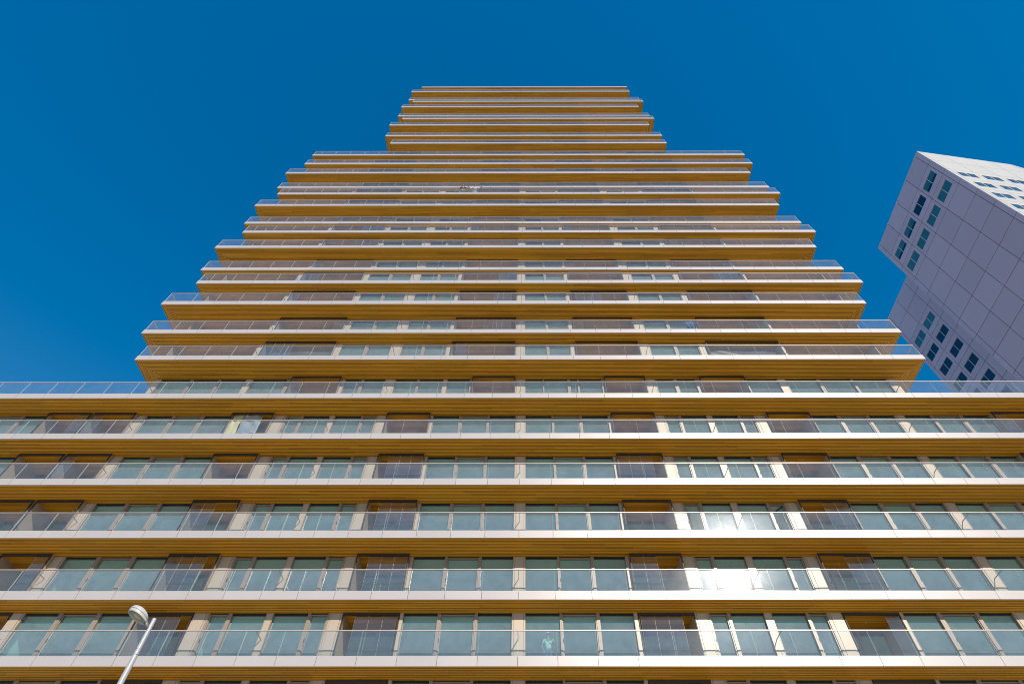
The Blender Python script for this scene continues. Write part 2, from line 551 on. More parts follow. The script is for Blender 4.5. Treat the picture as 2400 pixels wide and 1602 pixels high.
TW = [('R', -24.8, -18.83), ('P', -18.80, -18.34), ('L', -18.30, -13.38), ('P', -13.36, -12.96), ('G', -12.93, -11.30), ('S', -11.10, -9.48), ('P', -9.46, -8.74), ('G', -8.70, -7.34), ('S', -7.16, -5.62), ('P', -5.60, -5.28),
      ('L', -5.26, -0.82), ('P', -0.80, -0.16), ('G', -0.14, 1.36), ('S', 1.50, 3.02), ('P', 3.04, 3.35), ('L', 3.37, 7.76), ('P', 7.78, 8.53), ('G', 8.56, 10.22), ('S', 10.42, 11.98), ('P', 12.0, 12.45),
      ('L', 12.47, 17.56), ('P', 17.58, 17.84), ('R', 17.87, 24.3)]
TU = [('R', -16.2, -9.48), ('P', -9.46, -8.74), ('G', -8.70, -7.34), ('S', -7.16, -5.62), ('P', -5.60, -5.28),
      ('L', -5.26, -0.82), ('P', -0.80, -0.16), ('G', -0.14, 1.36), ('S', 1.50, 3.02), ('P', 3.04, 3.35), ('L', 3.37, 7.76), ('P', 7.78, 8.53), ('R', 8.56, 15.2)]

FR = ['frame', 'brown', 'black', 'pane']
rest = {'window': MB(), 'pilaster': MB(), 'loggia': MB()}

def window_geo(mbf, mbp, x0, x1, y, z0, z1, sash, pm=0, op=0, ml=0.05, mr=0.05):
    """frame (bronze profiles) and pane set behind them"""
    f = 0.045 if not sash else 0.05
    yp = y + 0.13
    # mullion fins left and right
    mbf.box(x0 - ml, x0, y, y + 0.22, z0, z1, 0)
    mbf.box(x1, x1 + mr, y, y + 0.22, z0, z1, 0)
    ft = z1 - 0.055
    mbf.box(x0, x1, y + 0.06, y + 0.22, ft, z1, 2 if not sash else 1)  # fixed panes: black head box paints the shadow gap of the recess
    mbf.box(x0, x1, y + 0.05, y + 0.22, z0, z0 + 0.07, 0)
    if sash:
        a, b = x0 + 0.002, x1 - 0.002
        mbf.box(a, a + f, y + 0.04, y + 0.2, z0 + 0.071, ft - 0.001, 0)
        mbf.box(b - f, b, y + 0.04, y + 0.2, z0 + 0.071, ft - 0.001, 0)
        mbf.box(a + f, b - f, y + 0.045, y + 0.2, ft - 0.05, ft - 0.001, 0)
        mbf.box(a + 0.012, a + 0.032, y + 0.015, y + 0.04, z0 + 1.0, z0 + 1.18, 2)
        x0, x1 = a + f, b - f
        ft -= 0.05
    t = random.uniform(-0.004, 0.004)
    if op:
        # casement swung inwards
        ca, sa = math.cos(math.radians(62)), math.sin(math.radians(62))
        L_ = x1 - x0
        hx, sg = (x0, 1) if op > 0 else (x1, -1)
        ex, ey = hx + sg * L_ * ca, yp + L_ * sa
        mbp.quad((hx, yp, z0 + 0.07), (ex, ey, z0 + 0.07), (ex, ey, ft), (hx, yp, ft), pm)
        for zz in (z0 + 0.071, ft - 0.05):
            mbf.prism([(hx, yp, zz), (ex, ey, zz), (ex, ey + 0.05, zz), (hx, yp + 0.05, zz)], (0, 0, 0.05), 1)
        mbf.box(ex - 0.03, ex + 0.03, ey - 0.02, ey + 0.04, z0 + 0.125, ft - 0.055, 1)
    else:
        mbp.quad((x0, yp, z0 + 0.07), (x1, yp + t, z0 + 0.07), (x1, yp + t * 0.5, ft), (x0, yp, ft), pm)

def pilaster_geo(mb, x0, x1, y, z0, z1):
    mb.box(x0, x1, y + 0.012, y + 0.3, z0, z1, 0)
    w_ = x1 - x0
    if w_ > 0.5:
        mb.box(x0 + 0.085, x1 - 0.085, y - 0.004, y + 0.0115, z0 + 0.01, z1 - 0.01, 0)
        mb.box(x0 + 0.075, x0 + 0.083, y + 0.006, y + 0.0118, z0, z1, 1)
        mb.box(x1 - 0.083, x1 - 0.075, y + 0.006, y + 0.0118, z0, z1, 1)

def loggia_geo(mb, mbs, mbr, x0, x1, y, z0, z1, zc, deep=1.9, front=True, cover=None):
    """mb: cheeks + trim (frame, brown, beige, black); mbs: sliding glass screens; mbr: rear glazing"""
    # cheeks
    mb.box(x0, x0 + 0.04, y + 0.04, y + deep, z0, zc - 0.002, 2)
    mb.box(x1 - 0.04, x1, y + 0.04, y + deep, z0, zc - 0.002, 2)
    if front:
        mb.box(x0 - 0.0, x1 + 0.0, y - 0.03, y + 0.035, zc - 0.13, zc - 0.001, 1)
        mb.box(x0, x1, y - 0.0, y + 0.09, z0, z0 + 0.05, 0)
        mb.box(x0 - 0.0, x0 + 0.045, y - 0.028, y + 0.036, z0, zc - 0.131, 1)
        mb.box(x1 - 0.045, x1 + 0.0, y - 0.028, y + 0.036, z0, zc - 0.131, 1)
    # rear glazing in frames
    n = max(2, int(round((x1 - x0) / 1.5)))
    wd = (x1 - x0 - 0.08) / n
    yb_ = y + deep
    for i in range(n):
        a = x0 + 0.04 + i * wd; b = a + wd
        mb.box(a, a + 0.06, yb_ - 0.06, yb_ + 0.04, z0, zc - 0.003, 0)
        mb.box(b - 0.06, b, yb_ - 0.06, yb_ + 0.04, z0, zc - 0.003, 0)
        mb.box(a + 0.06, b - 0.06, yb_ - 0.05, yb_ + 0.04, zc - 0.16, zc - 0.003, 1)
        mb.box(a + 0.06, b - 0.06, yb_ - 0.05, yb_ + 0.04, z0, z0 + 0.08, 0)
        mbr.quad((a + 0.06, yb_, z0 + 0.08), (b - 0.06, yb_, z0 + 0.08), (b - 0.06, yb_, zc - 0.16), (a + 0.06, yb_, zc - 0.16), 0)
    # ceiling spot
    xc = (x0 + x1) / 2 + random.uniform(-0.3, 0.3)
    mb.tube((xc, y + 0.9, zc - 0.03), (xc, y + 0.9, zc + 0.002), 0.035, 0.035, 10, 3)
    if front and cover is not None:
        n, off, side = cover
        pw = 0.66
        for i in range(n):
            if side < 0: a = x0 + 0.06 + off + i * pw
            else: a = x1 - 0.06 - off - (i + 1) * pw
            if a < x0 + 0.05 or a + pw > x1 - 0.03: break
            ys = y + 0.004 + 0.01 * (i % 2)
            mbs.quad((a + 0.006, ys, z0 + 0.06), (a + pw - 0.006, ys, z0 + 0.06), (a + pw - 0.006, ys, zc - 0.135), (a + 0.006, ys, zc - 0.135), 0)
            for xx in (a + 0.006, a + pw - 0.006):
                mbs.box(xx - 0.0015, xx + 0.0015, ys - 0.005, ys + 0.005, z0 + 0.06, zc - 0.136, 1)
            mb.box(a + 0.01, a + pw - 0.01, ys - 0.01, ys + 0.012, zc - 0.165, zc - 0.136, 1)

COVER = {(0, -8.78): (4, 0.04, 1), (0, -18.52): (3, 0.05, -1), (0, 5.25): (3, 0.05, -1), (0, 14.98): (1, 0.02, 1), (0, -27.18): None,
         (1, 14.98): (2, 0.0, 1), (2, 14.98): (2, 0.05, 1), (3, 5.25): (3, 0.0, -1), (2, -8.78): (4, 0.02, 1), (2, -18.52): (2, 0.02, -1), (1, -8.78): (4, 0.02, 1),
         (3, -8.78): (3, 0.0, 1), (1, 5.25): (2, 0.0, -1), (2, 5.25): None, (3, 14.98): None, (4, -8.78): None, (3, -18.52): None, (1, -18.52): (3, 0.02, -1), (0, -30.05): None, (4, 5.25): None, (4, 14.98): None}
wall_y = {}
for k in range(-1, 29):
    y = yw(k)
    zs = zk(k) + T - 0.004          # storey floor
    zc = zk(k + 1) - DROP           # soffit level at the facade
    top_slab = zk(k + 1)
    bays = POD if k < 5 else (F5 if k == 5 else (TW if k < 20 else TU))
    zh = zc - 0.002
    rooms = MB()
    floor_parts = k <= 8
    for bi, (t, x0, x1) in enumerate(bays):
        if t in 'GS':
            gl_ = x0 - bays[bi - 1][2] if bi else 0.1
            gr_ = bays[bi + 1][1] - x1 if bi + 1 < len(bays) else 0.1
            ml = gl_ / 2 - 0.002 if bays[bi - 1][0] in 'GS' else gl_ - 0.002
            mr = gr_ / 2 - 0.002 if bi + 1 < len(bays) and bays[bi + 1][0] in 'GS' else gr_ - 0.002
            ml, mr = max(ml, 0.01), max(mr, 0.01)
            if 0 <= k <= 3 and -30.2 < x0 < 28:
                f, p = MB(), MB()
                window_geo(f, p, x0, x1, y, zs, zh, t == 'S', op={(2, 8.66): 1, (2, 13.38): -1, (4, -15.10): 1}.get((k, x0), 0), ml=ml, mr=mr)
                fo = part(f, "window", ['frame', 'brown', 'black'])
                part(p, "pane", ['pane'], fo)
            else:
                r_ = rest['window']
                window_geo(r_, r_, x0, x1, y, zs, zh, t == 'S', 3, ml=ml, mr=mr)
        elif t in 'PD':
            if t == 'P' and k <= 7 and abs(x0) < 36:
                f = MB(); pilaster_geo(f, x0, x1, y, zs, zh); part(f, "pilaster", ['beige', 'brown'])
            else:
                pilaster_geo(rest['pilaster'], x0, x1, y, zs, zh)
        elif t == 'L':
            top = zc
            yl = y - (0.20 if k >= 1 else 0.0)
            cov = COVER.get((k, x0), 'r')
            if cov == 'r':
                cov = (random.choice((0, 0, 1, 1, 2, 3) if k > 4 else (0, 0, 1)), random.choice((0, 0, 0.3)), random.choice((-1, 1)))
            if k <= 8 and abs(x0) < 36:
                f, s, r_ = MB(), MB(), MB()
                loggia_geo(f, s, r_, x0, x1, yl, zs, zc, top + (0.03 if k >= 1 else 0), cover=cov)
                fo = part(f, "loggia", ['frame', 'brown', 'beige', 'spot'])
                part(r_, "rear_window", ['pane'], fo)
                if s.f: part(s, "glass_screen", ['screen', 'glassedge'], fo)
            else:
                # far storeys: one shared part with the glass as material slots
                tmp, s, r_ = MB(), MB(), MB()
                loggia_geo(tmp, s, r_, x0, x1, yl, zs, zc, top + 0.03, cover=cov)
                L = rest['loggia']
                for src, off in ((tmp, 0), (s, 4), (r_, 3)):
                    i = len(L.v); L.v += src.v
                    for fc, mi in zip(src.f, src.m):
                        L.f.append(tuple(i + q for q in fc)); L.m.append(mi + off if src is not tmp else (0, 1, 2, 6)[mi])
        elif t == 'R':
            # open corner terrace: deep recess with rear windows
            tmp, r_ = MB(), MB()
            loggia_geo(tmp, MB(), r_, x0, x1, y, zs, zc, zc, deep=2.2, front=False)
            if k <= 8:
                fo = part(tmp, "loggia", ['frame', 'brown', 'beige', 'spot'], label="open corner terrace with deep set windows")
                part(r_, "rear_window", ['pane'], fo)
            else:
                L = rest['loggia']
                for src, off in ((tmp, 0), (r_, 3)):
                    i = len(L.v); L.v += src.v
                    for fc, mi in zip(src.f, src.m):
                        L.f.append(tuple(i + q for q in fc)); L.m.append(mi + off if src is not tmp else (0, 1, 2, 6)[mi])
        # partitions behind pilasters
        if t == 'P':
            xm = (x0 + x1) / 2
            rooms.box(xm - 0.12, xm + 0.12, y + 0.31, y + 7.0, zs, zc - 0.021, 0)
    X0b, X1b = bays[0][1], bays[-1][2]
    # room shells: white ceiling, screed floor and rear wall; loggias cut the front strip
    pm = 0
    def slab_strip(a, c, y0, y1):
        rooms.box(a, c, y0, y1, zc - 0.02, top_slab - 0.005, 0)
        rooms.box(a, c, y0, y1, zs + 0.001, zs + 0.02, 1)
    run = None
    for t, x0, x1 in bays + [('E', X1b, X1b)]:
        if t in 'LR':
            if run: slab_strip(run[0], x0 - 0.02, y + 0.23, y + 2.3); run = None
            slab_strip(x0 - 0.02, x1 + 0.02, y + (1.97 if t == 'L' else 2.25), y + 2.3)
        elif t == 'E':
            if run: slab_strip(run[0], x1, y + 0.23, y + 2.3)
        elif run is None: run = (x0 - 0.02 if x0 > X0b else x0,)
    rooms.box(X0b, X1b, y + 2.301, y + 7.0, zc - 0.02, top_slab - 0.005, 0)
    rooms.box(X0b, X1b, y + 2.301, y + 7.0, zs + 0.001, zs + 0.02, 1)
    rooms.box(X0b, X1b, y + 7.0, y + 7.2, zs, zc - 0.001, 0)
    part(rooms, "room", ['plaster', 'cfloor'])
    # side walls of the storey
    sw = MB()
    for xa, xb in ((X0b, X0b + 0.25), (X1b - 0.25, X1b)):
        sw.box(xa, xb, y + (0.31 if k <= 5 else 2.3), BACK - 1, zs, zc - 0.004, 0)
    for xa, sg in ((X0b, -1), (X1b, 1)):
        yy = y + (1.2 if k <= 5 else 3.4)
        while yy < BACK - 5:
            sw.box(xa + sg * 0.001, xa + sg * 0.02, yy, yy + 1.6, zs + 0.08, zc - 0.3, 1)
            yy += 1.85
    part(sw, "side_wall", ['beige', 'pane'])

part(rest['window'], "window", ['frame', 'brown', 'black', 'pane'], kind='stuff')
part(rest['pilaster'], "pilaster", ['beige', 'brown'], kind='stuff')
part(rest['loggia'], "loggia", ['frame', 'brown', 'beige', 'pane', 'screen', 'glassedge', 'spot'], kind='stuff')

# base of the building down to the pavement (out of frame below)
bs = MB()
for k in (-3, -2):
    bs.box(-42.9, 44.9, yw(k), yw(k) + 0.3, zk(k) + T, zk(k + 1) - 0.01, 0)
bs.box(-42.9, 44.9, yw(0), BACK, 0.0, zk(-3), 0)
x = -42
while x < 43:
    for k in (-3, -2):
        bs.box(x, x + 1.6, yw(k) - 0.02, yw(k) - 0.003, zk(k) + T + 0.1, zk(k + 1) - 0.35, 1)
    bs.box(x, x + 1.6, yw(0) - 0.02, yw(0) - 0.003, 0.15, zk(-3) - 0.4, 1)
    x += 1.85
bs.box(-42.0, 44.0, BACK - 1.2, BACK - 1.0, zk(-3) + T, zk(5), 0)
bs.box(-24.5, 24.2, BACK - 1.2, BACK - 1.0, zk(5) + T, zk(20), 0)
bs.box(-15.9, 14.9, BACK - 1.2, BACK - 1.0, zk(20) + T, zk(29), 0)
part(bs, "wall", ['beige', 'pane'])

# ------------------------------------------------------------------ neighbouring white tower on the right
def make_neighbour():
    m, n, out = mat("shade_tinted_white_ribbed_panel")
    b = N(n, "ShaderNodeBsdfPrincipled")
    b.inputs['Roughness'].default_value = 0.5
    tc = N(n, "ShaderNodeTexCoord")
    sep = N(n, "ShaderNodeSeparateXYZ")
    n.links.new(tc.outputs['Object'], sep.inputs[0])
    def wave(sock, per):
        a = N(n, "ShaderNodeMath", operation='MULTIPLY'); a.inputs[1].default_value = 2 * math.pi / per
        s_ = N(n, "ShaderNodeMath", operation='SINE')
        n.links.new(sock, a.inputs[0]); n.links.new(a.outputs[0], s_.inputs[0])
        return s_.outputs[0]
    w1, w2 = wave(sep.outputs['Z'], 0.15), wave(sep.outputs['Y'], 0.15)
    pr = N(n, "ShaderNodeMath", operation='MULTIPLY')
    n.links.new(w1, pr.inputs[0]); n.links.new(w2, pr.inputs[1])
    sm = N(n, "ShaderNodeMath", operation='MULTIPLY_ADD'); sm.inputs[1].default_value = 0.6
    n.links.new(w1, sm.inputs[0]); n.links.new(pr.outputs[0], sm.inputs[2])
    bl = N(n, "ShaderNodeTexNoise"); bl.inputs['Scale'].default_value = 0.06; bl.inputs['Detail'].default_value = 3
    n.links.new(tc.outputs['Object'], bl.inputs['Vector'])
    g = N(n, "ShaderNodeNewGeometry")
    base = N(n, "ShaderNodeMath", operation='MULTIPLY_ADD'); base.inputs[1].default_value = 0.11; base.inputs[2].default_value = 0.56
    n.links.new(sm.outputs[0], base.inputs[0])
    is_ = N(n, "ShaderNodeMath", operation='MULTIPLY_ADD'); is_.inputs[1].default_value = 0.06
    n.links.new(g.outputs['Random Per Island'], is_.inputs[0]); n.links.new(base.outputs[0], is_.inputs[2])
    vm = N(n, "ShaderNodeVectorMath", operation='SCALE'); vm.inputs[0].default_value = (1.12, 0.87, 1.04)  # violet cast of the shaded walls, put into the white panel colour
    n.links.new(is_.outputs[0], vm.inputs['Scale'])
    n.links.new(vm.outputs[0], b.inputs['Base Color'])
    bp = N(n, "ShaderNodeBump"); bp.inputs['Strength'].default_value = 0.35; bp.inputs['Distance'].default_value = 0.02
    n.links.new(sm.outputs[0], bp.inputs['Height']); n.links.new(bp.outputs[0], b.inputs['Normal'])
    n.links.new(b.outputs[0], out.inputs['Surface'])
    M['npanel'] = m
    M['nplain'] = pbr("white_flat_metal_panel", (0.56, 0.53, 0.50), 0.5, 0, 0.4, 0.02, 0.4, island=0.02)
    M['njoint'] = pbr("dark_panel_joint", (0.02, 0.018, 0.025), 0.7)
    M['nframe'] = pbr("grey_window_frame", (0.42, 0.44, 0.50), 0.4, 0.2)
    M['nmull'] = pbr("white_window_mullion", (0.72, 0.74, 0.76), 0.4)
    M['npane'] = pbr("blue_reflective_pane", (0.035, 0.16, 0.20), 0.08, 0, 0.9, 0.25, 0.25)
    M['npane_dark'] = pbr("dark_reflective_pane", (0.008, 0.02, 0.06), 0.06, 0, 0.9, 0.2, 0.5)
    M['npane_front'] = pbr("sky_blue_pane", (0.05, 0.12, 0.22), 0.1, 0.1, 0.9, 0.25, 0.25)
    ZR = 85.13 + ZG
    root = empty("office_tower", (64, 40, 0), "tall white tower with grid of square ribbed panels and small windows beyond the balconies", "tower")
    inv = Matrix.Translation((-64, -40, 0))
    def npart(mb, name, mats, parent=None, label=None, kind=None):
        o = mb.build(name, mats, parent or root, label, kind)
        if parent is None: o.matrix_parent_inverse = inv
        return o
    XA, XB = 57.7, 64.5
    Y0, Y1, Y2 = 27.93, 43.86, 58.10
    core = MB()
    core.box(XA + 0.12, 100, Y0 + 4.6, Y1 - 0.05, 0, ZR - 0.1, 0)
    core.box(XB + 0.12, 100, Y1 - 0.1, Y2 - 0.05, 0, ZR - 0.1, 0)
    # wedge behind the turned front
    P0 = Vector((57.70, 27.93)); d1 = Vector((math.cos(math.radians(7.62)), math.sin(math.radians(7.62))))
    P1 = P0 + d1 * 15.12
    d2 = Vector((math.cos(math.radians(14.8)), math.sin(math.radians(14.8))))
    P2 = P1 + d2 * 15.0
    nin = lambda d: Vector((-d.y, d.x))
    a = P0 + nin(d1) * 0.12 + Vector((0.12, 0)); b_ = P1 + nin(d1) * 0.12; c_ = P2 + nin(d2) * 0.12
    core.prism([(a.x, a.y, 0), (b_.x, b_.y, 0), (c_.x, c_.y, 0), (c_.x, Y0 + 4.59 + 8, 0), (99.9, Y0 + 4.59 + 8, 0), (99.9, Y0 + 4.59, 0), (a.x, Y0 + 4.59, 0)][:3] + [(c_.x, 40, 0), (a.x, 40, 0)], (0, 0, ZR - 0.12), 0)
    npart(core, "core", ['njoint'])
    G = 0.075
    ZL = [ZR] + [ZR - 3.633 - 3.612 * i for i in range(23)]
    zs_ = [z for z in ZL if z > 0.5] + [0.0]
    # shaded side of the front block (plane x = XA): panels and window openings
    def facade_x(name, X, ys, wins, mat_idx, label):
        mb = MB(); jobs = []
        for i in range(len(ys) - 1):
            for j in range(len(zs_) - 1):
                y0, y1, z1, z0 = ys[i] + G / 2, ys[i + 1] - G / 2, zs_[j] - G / 2, zs_[j + 1] + G / 2
                wd = wins(i, j)
                if wd:
                    wy0, wy1, wz0, wz1 = wd
                    mb.box(X, X + 0.12, y0, wy0, z0, z1, mat_idx)
                    mb.box(X, X + 0.12, wy1, y1, z0, z1, mat_idx)
                    mb.box(X, X + 0.12, wy0 + .001, wy1 - .001, z0, wz0, mat_idx)
                    mb.box(X, X + 0.12, wy0 + .001, wy1 - .001, wz1, z1, mat_idx)
                    jobs.append((i, j, wd))
                else:
                    mb.box(X, X + 0.12, y0, y1, z0, z1, mat_idx)
        npart(mb, name, ['npanel', 'nplain'], label=label)
        return jobs
    restw = MB()
    def window_x(X, wd, dark, vis):
        wy0, wy1, wz0, wz1 = wd
        f = MB() if vis else restw
        X += 0.03
        t = 0.06
        f.box(X, X + 0.07, wy0, wy0 + t, wz0, wz1, 0); f.box(X, X + 0.07, wy1 - t, wy1, wz0, wz1, 0)
        f.box(X, X + 0.07, wy0 + t, wy1 - t, wz0, wz0 + t, 0); f.box(X, X + 0.07, wy0 + t, wy1 - t, wz1 - t, wz1, 0)
        ym = (wy0 + wy1) / 2
        f.box(X + 0.005, X + 0.075, ym - 0.035, ym + 0.035, wz0 + t, wz1 - t, 1)
        p = MB() if vis else restw
        k0 = 0 if vis else 2
        lo, hi = wz0 + t, wz1 - t
        cut = lo + (hi - lo) * (0.62 if dark == 2 else 0)
        xx = X + 0.055
        def pane(a, b, za, zb_, mi):
            p.quad((xx, b, za), (xx, a, za), (xx, a, zb_), (xx, b, zb_), mi)
        for a, b in ((wy0 + t, ym - 0.035), (ym + 0.035, wy1 - t)):
            if dark == 2:
                cz = hi - (hi - lo) * 0.0
                pane(a, b, lo + (hi - lo) * 0.36, hi, k0); pane(a, b, lo, lo + (hi - lo) * 0.36, k0 + 1)
            else:
                pane(a, b, lo, hi, k0 + (1 if dark else 0))
        if vis:
            fo = npart(f, "window", ['nframe', 'nmull'])
            npart(p, "pane", ['npane', 'npane_dark'], fo)
    YU = [27.93 + 0.0, 28.69, 32.30, 35.92, 39.52, 43.13, Y1]
    def wu(i, j):
        if 1 <= i <= 4 and j in (1, 2):
            return (YU[i] + 0.42, YU[i] + 3.24, zs_[j] - 2.55, zs_[j] - 0.9)
        if 1 <= i <= 4 and j > 9 and j < len(zs_) - 2:
            return (YU[i] + 0.42, YU[i] + 3.24, zs_[j] - 2.55, zs_[j] - 0.9)
    jobs = facade_x("side_wall", XA, YU, wu, 0, "shaded front block wall of ribbed square panels")
    for i, j, wd in jobs:
        dark = {(1, 1): 2, (2, 1): 1, (3, 1): 2, (4, 1): 2}.get((i, j), 0 if j < 9 else 1)
        window_x(XA, wd, dark, j < 4)
    YLo = [Y1 - 0.4, 46.70, 50.32, 53.90, 57.46, Y2]
    def wl(i, j):
        if i in (2, 3) and 2 <= j < len(zs_) - 2:
            return (YLo[i] + 0.42, YLo[i] + 3.16, zs_[j] - 2.62, zs_[j] - 0.95)
    jobs = facade_x("side_wall", XB, YLo, wl, 0, "set back shaded wall of square panels")
    for i, j, wd in jobs:
        dark = 0 if j == 2 or (i == 3 and j == 2) else 1
        window_x(XB, wd, dark, j < 9)
    # return wall between the two planes (faces away from the camera) and rear
    rt = MB()
    for j in range(len(zs_) - 1):
        rt.box(XA + 0.13, XB + 0.1, Y1 - 0.12, Y1, zs_[j + 1] + G / 2, zs_[j] - G / 2, 0)
    npart(rt, "return_wall", ['nplain'])
    # sunlit turned front in two facets
    def facade_d(P, d, L, name, cols, label):
        nn = Vector((d.y, -d.x))                    # outward
        mb = MB()
        def blk(s0, s1, z0, z1, dep=0.12):
            a = P + d * s0; b2 = P + d * s1
            mb.prism([(a.x, a.y, z0), (b2.x, b2.y, z0), (b2.x - nn.x * dep, b2.y - nn.y * dep, z0), (a.x - nn.x * dep, a.y - nn.y * dep, z0)], (0, 0, z1 - z0), 0)
        ss = [0.0, 0.50] + [0.50 + 3.66 * i for i in range(1, cols + 1)]
        ss = [q for q in ss if q < L - 0.3] + [L]
        g2 = 0.05
        wins = []
        for i in range(len(ss) - 1):
            for j in range(len(zs_) - 1):
                s0, s1, z1, z0 = ss[i] + g2 / 2, ss[i + 1] - g2 / 2, zs_[j] - g2 / 2, zs_[j + 1] + g2 / 2
                if i >= 1 and ss[i + 1] - ss[i] > 3.4 and j >= 2 and j < len(zs_) - 2:
                    a0, a1, b0, b1 = ss[i] + 0.47, ss[i] + 3.06, zs_[j] - 2.45, zs_[j] - 0.98
                    blk(s0, a0, z0, z1); blk(a1, s1, z0, z1); blk(a0 + .001, a1 - .001, z0, b0); blk(a0 + .001, a1 - .001, b1, z1)
                    wins.append((i, j, a0, a1, b0, b1))
                else:
                    blk(s0, s1, z0, z1)
        npart(mb, name, ['nplain'], label=label)
        for i, j, a0, a1, b0, b1 in wins:
            vis = j < 6
            f = MB() if vis else restw
            def bl(mb_, s0, s1, z0, z1, o0, o1, mi):
                a = P + d * s0 - nn * o0; b2 = P + d * s1 - nn * o0
                dd = nn * (o1 - o0)
                mb_.prism([(a.x, a.y, z0), (b2.x, b2.y, z0), (b2.x - dd.x, b2.y - dd.y, z0), (a.x - dd.x, a.y - dd.y, z0)], (0, 0, z1 - z0), mi)
            sm_ = (a0 + a1) / 2
            bl(f, sm_ - 0.05, sm_ + 0.05, b0 + 0.003, b1 - 0.003, 0.005, 0.09, 1)
            bl(f, a0 + 0.003, a1 - 0.003, b0, b0 + 0.04, 0.02, 0.09, 1)
            p = MB() if vis else restw
            for s0, s1 in ((a0, sm_ - 0.05), (sm_ + 0.05, a1)):
                a = P + d * s0 - nn * 0.07; b2 = P + d * s1 - nn * 0.07
                p.quad((a.x, a.y, b0), (b2.x, b2.y, b0), (b2.x, b2.y, b1), (a.x, a.y, b1), 0 if vis else 4)
            if vis:
                fo = npart(f, "window", ['nframe', 'nmull'])
                npart(p, "pane", ['npane_front'], fo)
    facade_d(P0, d1, 15.12, "front_wall", 4, "sunlit white front wall")
    facade_d(P1, d2, 15.0, "front_wall", 4, "sunlit white front wall, turned further away")
    npart(restw, "window", ['nframe', 'nmull', 'npane', 'npane_dark', 'npane_front'], kind='stuff')
make_neighbour()

